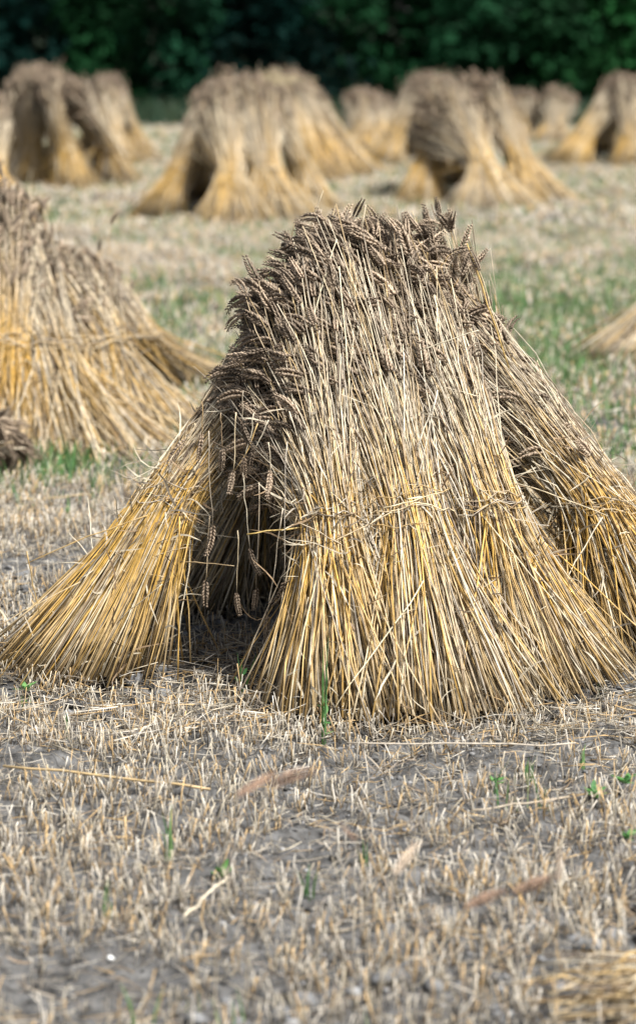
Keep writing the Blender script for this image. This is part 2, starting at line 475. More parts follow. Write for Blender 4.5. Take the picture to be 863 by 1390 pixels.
# hand placed stray stalks and hanging ears
bB = A3(shB.location); bE = A3(shE.location); bC = A3(shC.location); bA = A3(shA.location)
for (x0, y0, x1, y1, Y, ear) in ((283, 585, 284, 715, 6.40, 1), (284, 700, 281, 788, 6.42, 1), (330, 640, 337, 745, 6.5, 1),
                                 (351, 655, 352, 800, 6.48, 1), (390, 600, 376, 790, 6.32, 1), (384, 690, 363, 835, 6.38, 1),
                                 (320, 560, 319, 640, 6.35, 1), (345, 560, 339, 620, 6.36, 1), (300, 560, 302, 610, 6.40, 1),
                                 (365, 570, 347, 610, 6.34, 1), (330, 530, 328, 575, 6.36, 1), (350, 575, 330, 640, 6.38, 1), (265, 575, 262, 600, 6.5, 1),
                                 (275, 545, 276, 590, 6.42, 1), (322, 720, 325, 805, 6.5, 1), (365, 600, 367, 640, 6.34, 1)):
    stray(shB, bB, at(x0, y0, Y), at(x1, y1, Y - 0.01), ear=bool(ear), rad=0.0016, sag=0.012, side=(RNG.normal(), 0, 0))
stray(shB, bB, at(415, 716, 6.36), at(335, 723, 6.33), sag=0.004, ear=False, rad=0.0027, pale=(0.55, 0.38, 0.12))
stray(shA, bA, at(238, 762, 6.62), at(318, 768, 6.5), sag=0.0, ear=False, rad=0.0018)
stray(shA, bA, at(200, 700, 6.6), at(36, 750, 6.52), sag=0.03, rad=0.002, pale=(0.5, 0.34, 0.14))
stray(shA, bA, at(36, 749, 6.52), at(54, 835, 6.52), sag=0.0, rad=0.002, pale=(0.5, 0.34, 0.14))
stray(shA, bA, at(110, 790, 6.5), at(-5, 842, 6.45), sag=0.02, rad=0.0018)
stray(shA, bA, at(243, 700, 6.5), at(241, 925, 6.42), sag=0.0, rad=0.0024, pale=(0.62, 0.38, 0.10))
stray(shE, bE, at(690, 500, 6.88), at(634, 325, 6.94), sag=0.01, ear=False, rad=0.0022, pale=(0.62, 0.42, 0.14))
stray(shE, bE, at(684, 470, 6.80), at(648, 366, 6.90), sag=0.004, ear=True, rad=0.0015, side=(1, 0, 0))
stray(shE, bE, at(700, 585, 6.7), at(862, 688, 6.6), sag=0.0, rad=0.0012)
stray(shE, bE, at(745, 715, 6.6), at(658, 700, 6.5), sag=0.01, rad=0.0019)
stray(shE, bE, at(818, 700, 6.66), at(742, 828, 6.5), sag=0.0, rad=0.0019, pale=(0.72, 0.62, 0.45))
stray(shE, bE, at(824, 700, 6.66), at(700, 650, 6.55), sag=0.01, rad=0.0018, pale=(0.7, 0.58, 0.38))
stray(shC, bC, at(566, 610, 6.42), at(594, 530, 6.46), sag=0.0, rad=0.0024, pale=(0.78, 0.7, 0.55))
stray(shC, bC, at(594, 532, 6.45), at(562, 672, 6.38), sag=0.0, rad=0.0016, pale=(0.78, 0.7, 0.55))
stray(shC, bC, at(570, 475, 6.6), at(650, 448, 6.58), sag=0.0, rad=0.0017, pale=(0.78, 0.7, 0.5))
stray(shB, bB, at(478, 560, 6.56), at(460, 360, 6.72), sag=0.0, rad=0.0022, pale=(0.8, 0.72, 0.5))
stray(shB, bB, at(425, 430, 6.68), at(457, 325, 6.76), sag=0.0, rad=0.0018, pale=(0.8, 0.72, 0.5))
stray(shC, bC, at(548, 600, 6.5), at(548, 480, 6.56), sag=0.0, rad=0.0026, pale=(0.8, 0.74, 0.58))
stray(shB, bB, at(540, 690, 6.32), at(560, 900, 6.1), sag=0.0, rad=0.0018, pale=(0.8, 0.7, 0.5))
stray(shC, bC, at(575, 790, 6.25), at(455, 960, 6.0), sag=0.0, rad=0.0018, pale=(0.8, 0.68, 0.45))
stray(shD, A3(shD.location), at(655, 700, 6.45), at(790, 865, 6.2), sag=0.0, rad=0.0018, pale=(0.8, 0.68, 0.45))
stray(shB, bB, at(520, 690, 6.3), at(600, 668, 6.36), sag=0.0, rad=0.0018, pale=(0.7, 0.58, 0.36))
# the crest: ears standing above the ridge, every one on its own stalk
for (x0, y0, x1, y1) in ((470, 345, 505, 305), (455, 350, 490, 315), (440, 350, 440, 330), (560, 345, 552, 305), (575, 350, 580, 322),
                         (600, 350, 624, 325), (590, 345, 610, 330), (425, 360, 408, 345), (400, 370, 382, 352), (540, 345, 528, 328),
                         (585, 360, 556, 318), (620, 370, 640, 348), (605, 380, 622, 362), (380, 400, 395, 372),
                         (470, 340, 478, 306), (500, 350, 520, 322), (530, 350, 560, 330), (610, 372, 592, 332)):
    o = stray(shC if x0 > 450 else shB, bC if x0 > 450 else bB, at(x0, y0 + 30, 6.98), at(x1 * 0.8 + x0 * 0.2, y1 + 14, 6.98), sag=0.01, ear=True, rad=0.0013, side=(1 if x1 > x0 else -1, 0, 0))

# ================================================================== THE STOOK AT THE LEFT
G1 = 'sheaves of the stook at the left edge'
mid = dict(n=900, nears=640, lf=(0.32, 1.06), nleaf=420, parts=50, strays=8, comb=0.25, rs=0.0028, earscale=1.15, sides=3, fpow=1.0, mix=0.35)


def lsheaf(bp, wp, tp, Yw, Yt, lab, g=G1, **kw):
    a = dict(mid); a.update(kw)
    return sheaf(gnd(*bp), at(wp[0], wp[1], Yw), at(tp[0], tp[1], Yt), label=lab, group=g, **a)


lsheaf((92, 622), (60, 492), (-2, 285), 10.15, 10.5, 'broad pale sheaf facing the viewer in the left edge stook, its butt widely splayed', ru=0.36, rv=0.22, wr=0.16, tu=0.20, tv=0.08, goldness=0.45, messy=1.5)
lsheaf((165, 598), (132, 485), (52, 348), 10.3, 10.6, 'sheaf under the slanting right shoulder of the left edge stook', ru=0.34, rv=0.22, wr=0.16, tu=0.21, tv=0.08, goldness=0.45, messy=1.5, lf=(0.05, 1.03), sweep=0.05)
lsheaf((225, 522), (178, 455), (112, 358), 11.4, 11.5, 'dark eared sheaf lying back at the right end of the left edge stook', ru=0.28, rv=0.2, wr=0.15, tu=0.17, tv=0.09, goldness=0.4, udir=(0.8, 0.6, 0), lf=(0.3, 1.03))
lsheaf((-25, 615), (2, 470), (-8, 275), 10.0, 10.45, 'sheaf with bright golden waist cut by the left frame edge', ru=0.22, rv=0.2, wr=0.10, tu=0.18, tv=0.07, goldness=1.0)
for bx, by, tx, ty in ((-60, 520, -30, 262), (10, 515, -5, 275), (90, 500, 35, 330)):
    lsheaf((bx, by), ((bx + tx) / 2, by - 95), (tx, ty), 10.95, 10.7, 'rear sheaf hidden behind the left edge stook but for its ears', ru=0.22, rv=0.18, wr=0.1, tu=0.16, tv=0.06, n=300, nears=150, nleaf=30, parts=0, strays=0)
# a low brown eared bundle at the frame edge
lsheaf((-70, 655), (-38, 618), (8, 572), 9.3, 9.35, 'low dark brown bunch of ears poking in at the left frame edge', ru=0.14, rv=0.14, wr=0.09, tu=0.14, tv=0.10, goldness=0.2, lf=(0.3, 1.0), droop=0.5, nears=300, n=420, parts=60, nleaf=30)
# thin stems with dark ears above its shoulder
for x0, y0, x1, y1 in ((141, 400, 151, 298), (128, 380, 134, 336), (30, 280, 6, 236)):
    e = bpy.data.objects.new('x', None)
    sh = [o for o in COL.objects if o.get('label', '').startswith('dark eared sheaf')][0]
    stray(sh, A3(sh.location), at(x0, y0 + 20, 10.7), at(x1, y1 + 6, 10.7), ear=True, rad=0.0016, sag=0.0)
    bpy.data.objects.remove(e)

# ================================================================== THE STOOKS FARTHER BACK
far = dict(rogue=0.03, n=620, nears=400, messy=1.1, tone=1.03, fpow=0.8, mix=0.3, topshape=1.8, nleaf=50, parts=0, strays=0, rs=0.0048, lod=1, earscale=1.35, sides=3)


def bsheaf(bx, by, tx, ty, Yt, lab, g, ru=0.26, tu=0.2, wr=0.105, gold=0.5, wf=0.36, wx=0.0, **kw):
    wr = wr * 1.2; tu = tu * 1.15; ru = ru * 1.1; gold = gold + 0.35
    Yt = Yt - Yt * Yt / 6055 * 10; b = gnd(bx, by + 13); t = at(tx, ty + 7, Yt); w = b.lerp(t, wf); w.x += wx
    a = dict(far); a.update(kw)
    return sheaf(b, w, t, ru, 0.2, wr, tu, 0.08, lab, g, goldness=gold - 0.32, lf=(0.55, 1.06), **a)


def Yof(py): return gnd(431, py).y


g = 'sheaves of the stook behind, left of centre'
bsheaf(212, 283, 285, 125, 21.9, 'left sheaf beside the narrow dark opening of the blurred left centre stook', g, ru=0.17, tu=0.16, wr=.085, gold=0.8)
bsheaf(318, 292, 305, 112, 21.9, 'pale front sheaf right of the dark opening in the blurred left centre stook', g, ru=0.24, tu=0.27, wr=.085, gold=0.55, drop=(.15, 0))
bsheaf(375, 290, 340, 108, 21.9, 'front sheaf splayed at the lower right of the blurred left centre stook', g, ru=0.30, tu=0.2, gold=0.5)
bsheaf(428, 278, 372, 120, 22.1, 'right end sheaf of the blurred left centre stook', g, ru=0.26, tu=0.18, gold=0.7)
for bx, by, tx in ((270, 262, 300), (350, 258, 340)):
    bsheaf(bx, by, tx, 108, 22.1, 'rear sheaf of the blurred left centre stook, only its ears in view', g, n=260)
tops = [o for o in COL.objects if o.get('label', '').startswith('front sheaf splayed at the lower right')][0]
for k in range(14):      # long loose stems waving above this stook
    x = 318 + RNG.random() * 40; dx = RNG.uniform(20, 75)
    stray(tops, A3(tops.location), at(x, 122, 21.2), at(x + dx, 66 + RNG.random() * 30, 21.2), sag=0.10, rad=0.0045, pale=(0.6, 0.5, 0.3), K=9)

g = 'sheaves of the stook half hidden behind the left centre one'
Y = 27.3
bsheaf(468, 228, 398, 100, Y, 'sheaf sloping right behind the left centre stook', g, ru=0.30, tu=0.22, gold=0.7)
bsheaf(432, 232, 380, 98, Y, 'sheaf squeezed between the left centre stook and the one sloping right behind it', g, ru=0.26, tu=0.22, gold=0.7)
bsheaf(490, 222, 415, 112, Y + .3, 'lowest outer sheaf at the right of the half hidden stook', g, ru=0.24, tu=0.15, gold=0.6)

g = 'sheaves of the stook at the back left'
bsheaf(98, 242, 66, 100, 25.4, 'pale sheaf tied at a golden waist, in front at the back left', g, ru=0.32, tu=0.24, gold=0.8)
bsheaf(40, 240, 40, 98, 25.5, 'sheaf left of the pale golden waisted one at the back left', g, ru=0.28, tu=0.2, gold=0.5)
bsheaf(152, 238, 98, 110, 25.5, 'dark brown sheaf leaning from the right at the back left', g, ru=0.26, tu=0.22, gold=0.35, wx=0.1)
bsheaf(5, 230, 40, 96, 25.8, 'sheaf slanting in from the left frame edge at the back', g, ru=0.25, tu=0.18, gold=0.6)
bsheaf(90, 222, 66, 92, 25.7, 'rear sheaf of the back left stook, only its ears in view', g, n=260)
g = 'sheaves of the narrow stook beside the back left one'
bsheaf(160, 212, 140, 108, 29.4, 'pale narrow sheaf between the back left stook and the meadow', g, ru=0.26, tu=0.2, gold=0.55)
bsheaf(193, 205, 152, 105, 29.9, 'golden sheaf sloping right beside the back left stook', g, ru=0.24, tu=0.2, gold=0.6)
bsheaf(128, 200, 140, 104, 29.8, 'rear sheaf of the narrow back left stook', g, n=260)
g = 'sheaves of the low golden stook at the left frame edge'
bsheaf(-8, 282, -22, 130, 22.2, 'golden sheaf cut by the left frame edge above the near left stook', g, ru=0.32, tu=0.2, gold=0.9)

g = 'sheaves of the stook behind, right of centre'
bsheaf(570, 262, 590, 112, 24.2, 'slim golden sheaf left of the dark opening in the blurred right centre stook', g, ru=0.17, tu=0.20, wr=0.07, gold=0.95, drop=(0.2, 0))
bsheaf(672, 270, 610, 110, 23.9, 'big pale sheaf with a tight waist right of the dark opening, blurred right centre stook', g, ru=0.30, tu=0.34, wr=0.085, gold=0.55, wf=0.36, wx=0.02, n=800, drop=(0.25, 0.1))
bsheaf(730, 262, 665, 112, 24.2, 'sheaf spreading at the right foot of the blurred right centre stook', g, ru=0.28, tu=0.22, gold=0.6)
bsheaf(640, 240, 640, 104, 24.4, 'rear sheaf of the blurred right centre stook, left one', g, n=260)
bsheaf(585, 238, 600, 104, 24.4, 'rear sheaf of the blurred right centre stook, behind the slim golden one', g, n=260, ru=0.18)
g = 'sheaves of the stook behind the right centre one'
bsheaf(515, 214, 568, 108, 29.0, 'sheaf slanting up right at the left of the shaded opening, behind the right centre stook', g, ru=0.24, tu=0.2, gold=0.6)
bsheaf(592, 212, 580, 102, 29.0, 'sheaf just behind the slim golden one of the right centre stook', g, ru=0.18, tu=0.2, gold=0.5)
bsheaf(545, 200, 570, 104, 29.2, 'rear sheaf in the shaded opening behind the right centre stook', g, n=260)

g = 'sheaves of the small far stook near the middle'
bsheaf(492, 196, 488, 124, 31.7, 'tiny far sheaf below the dark wood near the middle', g, ru=0.26, tu=0.2, gold=0.5)
bsheaf(520, 194, 512, 128, 32.1, 'tiny far sheaf right of the other tiny one near the middle', g, ru=0.26, tu=0.2, gold=0.4)

g = 'sheaves of the stook at the right edge'
bsheaf(765, 212, 835, 112, 29.3, 'long golden sheaf slanting up right, left of the right edge opening', g, ru=0.26, tu=0.16, gold=0.8, wf=0.4)
bsheaf(862, 214, 852, 104, 29.2, 'pale sheaf right of the dark opening at the right frame edge', g, ru=0.24, tu=0.2, gold=0.6)
bsheaf(812, 198, 838, 108, 29.6, 'rear sheaf closing the dark opening of the right edge stook', g, n=260)
bsheaf(905, 208, 865, 106, 29.6, 'outermost sheaf of the right edge stook, cut by the frame', g, n=300)
g = 'sheaves of the faint stooks at the foot of the wood'
bsheaf(748, 182, 755, 120, 34.1, 'faint far sheaf between the two right hand stooks', g, ru=0.28, tu=0.24, gold=0.3)
bsheaf(715, 180, 712, 124, 34.4, 'faint far sheaf behind the right shoulder of the right centre stook', g, ru=0.28, tu=0.24, gold=0.3)

g = 'sheaves of the stook cut off at the right'
lsheaf((872, 492), (905, 410), (955, 300), 12.6, 12.9, 'foot of a sheaf entering at the right frame edge beside green weeds', g, ru=0.28, rv=0.2, wr=0.10, tu=0.18, tv=0.07, goldness=0.5, nears=120, parts=0, rs=0.0036)
lsheaf((950, 490), (955, 400), (975, 300), 12.6, 12.9, 'sheaf beyond the right frame edge', g, ru=0.24, rv=0.2, wr=0.10, tu=0.18, tv=0.07, nears=120, parts=0, n=300)

# ================================================================== THE FIELD
def axis_coords(lo, hi, step, far_lo, far_hi, growth=1.35):
    a = list(np.arange(lo, hi + 1e-6, step)); s = step; x = hi
    while x < far_hi: s *= growth; x += s; a.append(x)
    s = step; x = lo; pre = []
    while x > far_lo: s *= growth; x -= s; pre.append(x)
    return np.array(pre[::-1] + a)


def vnoise(x, y, scale, seed):
    """value noise on arrays."""
    rs_ = np.random.default_rng(seed); G = rs_.random((256, 256))
    X = x * scale + 1000.0; Y = y * scale + 1000.0
    xi = np.floor(X).astype(int); yi = np.floor(Y).astype(int); fx = X - xi; fy = Y - yi
    fx = fx * fx * (3 - 2 * fx); fy = fy * fy * (3 - 2 * fy)
    g = lambda a, b: G[a % 256, b % 256]
    return (g(xi, yi) * (1 - fx) + g(xi + 1, yi) * fx) * (1 - fy) + (g(xi, yi + 1) * (1 - fx) + g(xi + 1, yi + 1) * fx) * fy


def ground_h(x, y):
    near = np.clip((14 - np.abs(y - 6)) / 8, 0.0, 1)
    h = (vnoise(x, y, 1.3, 1) - .5) * 0.03 + (vnoise(x, y, 6, 2) - .5) * 0.045 + (vnoise(x, y, 17, 3) - .5) * 0.034 * near + (vnoise(x, y, 39, 4) - .5) * 0.018 * near
    return h - 0.018


xs = axis_coords(-1.8, 1.8, 0.02, -250, 250); ys = axis_coords(3.6, 8.6, 0.02, -60, 400)
XX, YY = np.meshgrid(xs, ys)
ZZ = ground_h(XX, YY)
nx, ny = len(xs), len(ys)
V = np.stack([XX, YY, ZZ], -1).reshape(-1, 3)
i = np.arange(nx - 1)[None] + (np.arange(ny - 1) * nx)[:, None]
Fq = np.stack([i, i + 1, i + 1 + nx, i + nx], -1).reshape(-1, 4)
gr = link('ground', mesh_np('ground', V, Fq, M_SOIL)); gr['kind'] = 'structure'


def scatter(n, y0, y1, margin=0.5, widen=0.20):
    """random points in a wedge in front of the camera with room to each side, density even on the ground."""
    y = np.sqrt(RNG.random(n) * (y1 ** 2 - y0 ** 2) + y0 ** 2)
    x = RNG.uniform(-1, 1, n) * (y * widen + margin)
    return x, y


STUB = np.array([[0.52, 0.45, 0.33], [0.40, 0.355, 0.28], [0.56, 0.38, 0.18], [0.24, 0.20, 0.155], [0.66, 0.60, 0.50]])


def stubble(name, n, y0, y1, rad, h0, h1, sides=3, margin=0.5):
    cx, cy = scatter(n // 4, y0, y1, margin)
    keep = vnoise(cx, cy, 2.3, 9) * 1.3 + vnoise(cx, cy, 6, 10) * 0.5 + RNG.random(len(cx)) * 0.8 > 1.05
    cx, cy = cx[keep], cy[keep]
    x = np.repeat(cx, 4) + RNG.normal(0, 0.014, len(cx) * 4); y = np.repeat(cy, 4) + RNG.normal(0, 0.014, len(cx) * 4)
    N = len(x); z = ground_h(x, y) - 0.003
    P = np.zeros((N, 3, 3)); P[:, 0] = np.stack([x, y, z], -1)
    h = RNG.uniform(h0, h1, N) * (0.35 + 0.75 * RNG.random(N)); d = RNG.normal(0, 0.22, (N, 2)) + np.repeat(RNG.normal(0, 0.14, (len(cx), 2)), 4, 0)
    P[:, 2] = P[:, 0] + np.concatenate([d * h[:, None], h[:, None]], 1)
    P[:, 1] = (P[:, 0] + P[:, 2]) / 2 + RNG.normal(0, 0.0025, (N, 3))
    C = (STUB[RNG.integers(0, 5, N)] * RNG.uniform(0.75, 1.2, (N, 1)))[:, None] * np.array([0.8, 1, 1.12])[None, :, None]
    R = rad * RNG.uniform(0.6, 1.2, (N, 1)) * np.ones((1, 3))
    return tubes(P, R, C, sides)


def litter(n, y0, y1, rad, l0, l1, margin=0.5, zmax=0.03, sides=3):
    x, y = scatter(n, y0, y1, margin)
    z = ground_h(x, y) + np.abs(RNG.normal(0, zmax, n)) + rad
    a = RNG.random(n) * math.pi; ln = RNG.uniform(l0, l1, n) * RNG.random(n) ** 0.7 + 0.015
    dz = RNG.normal(0, 0.18, n)
    d = np.stack([np.cos(a), np.sin(a), dz], -1) * ln[:, None] / 2
    c = np.stack([x, y, z], -1)
    P = np.stack([c - d, c + RNG.normal(0, 0.06, (n, 3)) * ln[:, None], c + d], 1)
    g = ground_h(P[..., 0], P[..., 1]) + rad; P[..., 2] = np.maximum(P[..., 2], g)
    C = (STUB[RNG.integers(0, 5, n)] * RNG.uniform(0.75, 1.25, (n, 1)))[:, None] * np.ones((1, 3, 1))
    R = rad * RNG.uniform(0.5, 1.2, (n, 1)) * np.array([1, 1, .7])[None]
    return tubes(P, R, C, sides)


def merge(parts):
    Vs, Fs, Cs = [], {}, []; off = 0
    for V, F_, C in parts:
        Vs.append(V); Cs.append(C)
        for f in F_: Fs.setdefault(f.shape[1], []).append(f + off)
        off += len(V)
    return np.concatenate(Vs), [np.concatenate(v) for v in Fs.values()], np.concatenate(Cs)


V, Fq, C = merge([stubble('s', 72000, 3.7, 9.5, 0.0014, 0.03, 0.09), stubble('s', 150000, 9.5, 20, 0.0032, 0.03, 0.09, margin=1),
                  stubble('s', 135000, 20, 36, 0.007, 0.03, 0.10, margin=2)])
o = link('stubble', mesh_np('stubble', V, Fq, M_STRAW, C, smooth=False))
tag(o, 'cut straw stubble standing all over the field', 'stubble', kind='stuff')
V, Fq, C = merge([litter(2600, 5.95, 6.9, 0.0016, 0.05, 0.26, margin=-0.1, zmax=0.025), litter(17000, 3.7, 9.5, 0.0011, 0.02, 0.12, zmax=0.016), litter(45000, 9.5, 20, 0.0026, 0.05, 0.2, margin=1, zmax=0.02),
                  litter(45000, 20, 36, 0.006, 0.08, 0.3, margin=2, zmax=0.02)])
o = link('straw_litter', mesh_np('straw_litter', V, Fq, M_STRAW, C, smooth=False))
tag(o, 'broken bits of straw strewn between the stubble', 'straw litter', kind='stuff')

# chaff and shrivelled leaf scraps
n = 9000; x, y = scatter(n, 3.7, 9.5); z = ground_h(x, y) + RNG.random(n) * 0.03 + 0.002
KL = 4; L = np.zeros((n, KL, 3)); L[:, 0] = np.stack([x, y, z], -1)
d = nrm(RNG.normal(size=(n, 3)) * [1, 1, 0.4]); cur = RNG.normal(0, 0.4, (n, 3)); ln = RNG.uniform(0.012, 0.07, n)
sd = nrm(np.cross(d, RNG.normal(size=(n, 3))))
for k in range(1, KL):
    d = nrm(d + cur); L[:, k] = L[:, k - 1] + d * (ln / 3)[:, None]
L[..., 2] = np.maximum(L[..., 2], ground_h(L[..., 0], L[..., 1]) + 0.001)
lc = np.array([[0.62, 0.53, 0.41], [0.5, 0.42, 0.33], [0.42, 0.31, 0.2]])[RNG.integers(0, 3, n)] * RNG.uniform(0.7, 1.1, (n, 1))
V, Fq, C = ribbons(L, RNG.uniform(0.0015, 0.004, (n, 1)) * np.array([.6, 1, 1, .3])[None], np.repeat(lc[:, None], KL, 1), np.repeat(sd[:, None], KL, 1))
o = link('chaff', mesh_np('chaff', V, Fq, M_LEAF, C))
tag(o, 'pale shrivelled chaff and leaf scraps on the bare soil', 'chaff', kind='stuff')

# clods: dented lumps of dry grey soil
ico_v = None


def lumps(n, y0, y1, s0, s1, cols, flat=0.6, seedk=5, sub=2, thr=0.5):
    import bmesh
    bm = bmesh.new(); bmesh.ops.create_icosphere(bm, subdivisions=sub, radius=1)
    v = np.array([q.co[:] for q in bm.verts]); f = np.array([[w.index for w in q.verts] for q in bm.faces]); bm.free()
    x, y = scatter(n * 3, y0, y1); k = vnoise(x, y, 1.7, seedk) > thr
    x, y = x[k][:n], y[k][:n]; n = len(x)
    s = s0 + (s1 - s0) * RNG.random(n) ** 3
    th = RNG.random(n) * 6.28
    dirs = nrm(RNG.normal(size=(n, 7, 3)))
    amp = RNG.uniform(0.12, 0.4, (n, 7))
    dots = np.einsum('nkj,vj->nkv', dirs, v)
    rad = 1 - (np.clip(dots - 0.45, 0, 1) * amp[..., None] * 1.6).sum(1) + RNG.normal(0, 0.09, (n, len(v)))
    W = v[None] * rad[..., None] * np.array([1, 1, flat])
    st = RNG.uniform(0.65, 1.4, n)
    W[..., 0] *= st[:, None]
    c, q = np.cos(th)[:, None], np.sin(th)[:, None]
    W = np.stack([W[..., 0] * c - W[..., 1] * q, W[..., 0] * q + W[..., 1] * c, W[..., 2]], -1) * s[:, None, None]
    W += np.stack([x, y, ground_h(x, y) + s * 0.15], -1)[:, None]
    Fc = (f[None] + (np.arange(n) * len(v))[:, None, None]).reshape(-1, 3)
    cc = np.array(cols)[RNG.integers(0, len(cols), n)] * RNG.uniform(0.8, 1.25, (n, 1))
    return W.reshape(-1, 3), [Fc], np.repeat(cc[:, None], len(v), 1).reshape(-1, 3)


V, Fq, C = merge([lumps(4200, 3.7, 7.8, 0.005, 0.036, [(0.16, 0.16, 0.16), (0.09, 0.088, 0.086), (0.23, 0.23, 0.228)]), lumps(13000, 3.7, 7.8, 0.0025, 0.012, [(0.15, 0.148, 0.145), (0.06, 0.058, 0.055), (0.25, 0.245, 0.24)], sub=1, thr=0.2)])
o = link('soil_clods', mesh_np('soil_clods', V, Fq, M_CLOD, C, smooth=False))
tag(o, 'grey crumbly clods of dry soil between the stubble', 'soil', kind='stuff')
V, Fq, C = lumps(40, 3.9, 7.5, 0.004, 0.010, [(0.75, 0.74, 0.7), (0.6, 0.57, 0.5)], seedk=6)
o = link('pebbles', mesh_np('pebbles', V, Fq, M_CLOD, C))
tag(o, 'tiny whitish pebbles scattered over the bare soil', 'pebbles', kind='stuff')

# green grass patches
def blades(x, y, h, w, cols, lean=0.35):
    n = len(x); KL = 4; P = np.zeros((n, KL, 3)); z = ground_h(x, y) - 0.004
    a = RNG.random(n) * 6.28; le = RNG.normal(0, lean, n)
    t = np.linspace(0, 1, KL)
    P[..., 0] = x[:, None] + np.cos(a)[:, None] * le[:, None] * h[:, None] * t ** 1.8
    P[..., 1] = y[:, None] + np.sin(a)[:, None] * le[:, None] * h[:, None] * t ** 1.8
    P[..., 2] = z[:, None] + h[:, None] * t
    b = RNG.random(n) * 6.28
    sd = np.stack([np.cos(b), np.sin(b) * 0.4, 0 * b], -1); sd = nrm(sd)
    return ribbons(P, w[:, None] * np.array([.8, 1, .75, .1])[None], np.repeat(cols[:, None], KL, 1), np.repeat(sd[:, None], KL, 1))


GR = np.array([[0.13, 0.27, 0.08], [0.20, 0.34, 0.13], [0.12, 0.26, 0.10], [0.28, 0.34, 0.16]])


def patch(n, y0, y1, thr, h0, h1, w0, margin):
    x, y = scatter(n, y0, y1, margin)
    m = vnoise(x, y * 0.7, 0.75, 31) * 0.6 + vnoise(x, y, 3.1, 32) * 0.4
    k = m + RNG.normal(0, 0.03, n) > thr; x, y = x[k], y[k]; n = len(x)
    # tufts
    x = np.repeat(x, 3) + RNG.normal(0, 0.015, 3 * n); y = np.repeat(y, 3) + RNG.normal(0, 0.02, 3 * n); n *= 3
    return blades(x, y, RNG.uniform(h0, h1, n), RNG.uniform(0.6, 1.2, n) * w0, GR[RNG.integers(0, 4, n)] * RNG.uniform(0.7, 1.2, (n, 1)))


def spot(px, py, sx, sy, n, h=0.12, w=0.011):
    n = int(n * 0.75)
    c = gnd(px, py); x = c.x + RNG.normal(0, sx, n); y = c.y + RNG.normal(0, sy, n)
    return blades(x, y, RNG.uniform(0.5, 1.1, n) * h, RNG.uniform(0.6, 1.2, n) * w, GR[RNG.integers(0, 4, n)] * RNG.uniform(0.7, 1.2, (n, 1)))


pp = [patch(2600, 3.8, 9, 0.54, 0.03, 0.10, 0.0040, 0.5), patch(24000, 9, 18, 0.43, 0.03, 0.11, 0.006, 1), patch(50000, 18, 36, 0.40, 0.03, 0.09, 0.009, 2)]
for s_ in ((215, 455, 0.10, 0.7, 300), (240, 430, .12, .5, 220), (190, 395, .2, 0.8, 260), (720, 450, .22, 1.2, 520), (680, 400, .25, 1.2, 360), (740, 405, .2, 1, 300), (790, 520, .14, .5, 260),
           (820, 560, .12, .3, 120), (770, 495, .15, .4, 240), (600, 290, .4, .8, 160), (840, 380, .3, 1, 300), (90, 640, .08, .1, 90), (60, 660, .06, .1, 40), (215, 300, .15, 1, 60), (80, 290, .2, 1, 90)):
    pp.append(spot(*s_))
V, Fq, C = merge(pp)
o = link('grass', mesh_np('grass', V, Fq, M_GREEN, C))
tag(o, 'thin green grass sprouting in patches through the stubble', 'grass', kind='stuff')

# ------------------------------------------------------------------ single weeds
def weed(px, py, label, h=0.10, nb=7, lean=0.22, leaf='blade', broad=8, cat='weed', Yoff=0):
    c = gnd(px, py); e = empty('weed', (c.x, c.y, 0), label, cat, 'green weeds in the stubble')
    if nb:
        x = RNG.normal(0, 0.006, nb); y = RNG.normal(0, 0.006, nb)
        V, Fq, C = blades(x + c.x, y + c.y, h * RNG.uniform(0.45, 1.0, nb), np.full(nb, 0.0055), GR[RNG.integers(0, 3, nb)] * 1.0, lean=lean)
        link('blades', mesh_np('blades', V - np.array([c.x, c.y, 0]), Fq, M_GREEN, C), e)
    for k in range(broad):
        a = k * 2.4 + RNG.normal(0, 0.3); ln = RNG.uniform(0.015, 0.03); el = RNG.uniform(0.15, 0.9)
        KL = 5; t = np.linspace(0, 1, KL)
        P = np.stack([np.cos(a) * ln * t * math.cos(el) * 1.3, np.sin(a) * ln * t * math.cos(el) * 1.3, 0.006 + (k / max(broad, 1)) * h * 0.35 + ln * t * math.sin(el)], -1)[None]
        sdv = np.tile(np.array([-math.sin(a), math.cos(a), 0.1]), (1, KL, 1))
        V, Fq, C = ribbons(P, np.array([[.2, .8, 1, .7, .1]]) * ln * 0.5, np.tile(GR[RNG.integers(0, 3)] * np.array([.9, 1.1, .9]), (1, KL, 1)), sdv)
        link('leaf', mesh_np('leaf', V, Fq, M_GREEN, C), e)
    return e


weed(440, 1000, 'tall thin green weed standing against the foot of the foremost stook', h=0.27, nb=4, broad=6, lean=0.05)
weed(805, 1085, 'small round leaved weed on bare soil at the lower right', h=0.04, nb=0, broad=12)
weed(848, 1068, 'flat leafy weed near the right frame edge, above the other weeds', h=0.035, nb=0, broad=12)
weed(852, 1145, 'little weed at the right frame edge, lowest of the three there', h=0.04, nb=0, broad=9)
weed(672, 1068, 'tiny weed left of the small round leaved one', h=0.04, nb=2, broad=5)
weed(35, 942, 'bright little weed under the left butt of the foremost stook', h=0.04, nb=3, broad=9)
weed(90, 985, 'single green blade sprouting below the left sheaf', h=0.08, nb=3, broad=0)
weed(328, 940, 'green shoot in the mouth of the dark opening', h=0.14, nb=3, broad=4)
weed(228, 1165, 'tuft of soft green blades in the left foreground', h=0.13, nb=7, broad=0)
weed(145, 1230, 'pale green blade at the far lower left', h=0.10, nb=3, broad=0)
weed(497, 1165, 'short green tuft in the middle foreground', h=0.08, nb=4, broad=0)
weed(420, 1235, 'green shoot low in the middle foreground', h=0.08, nb=4, broad=0)
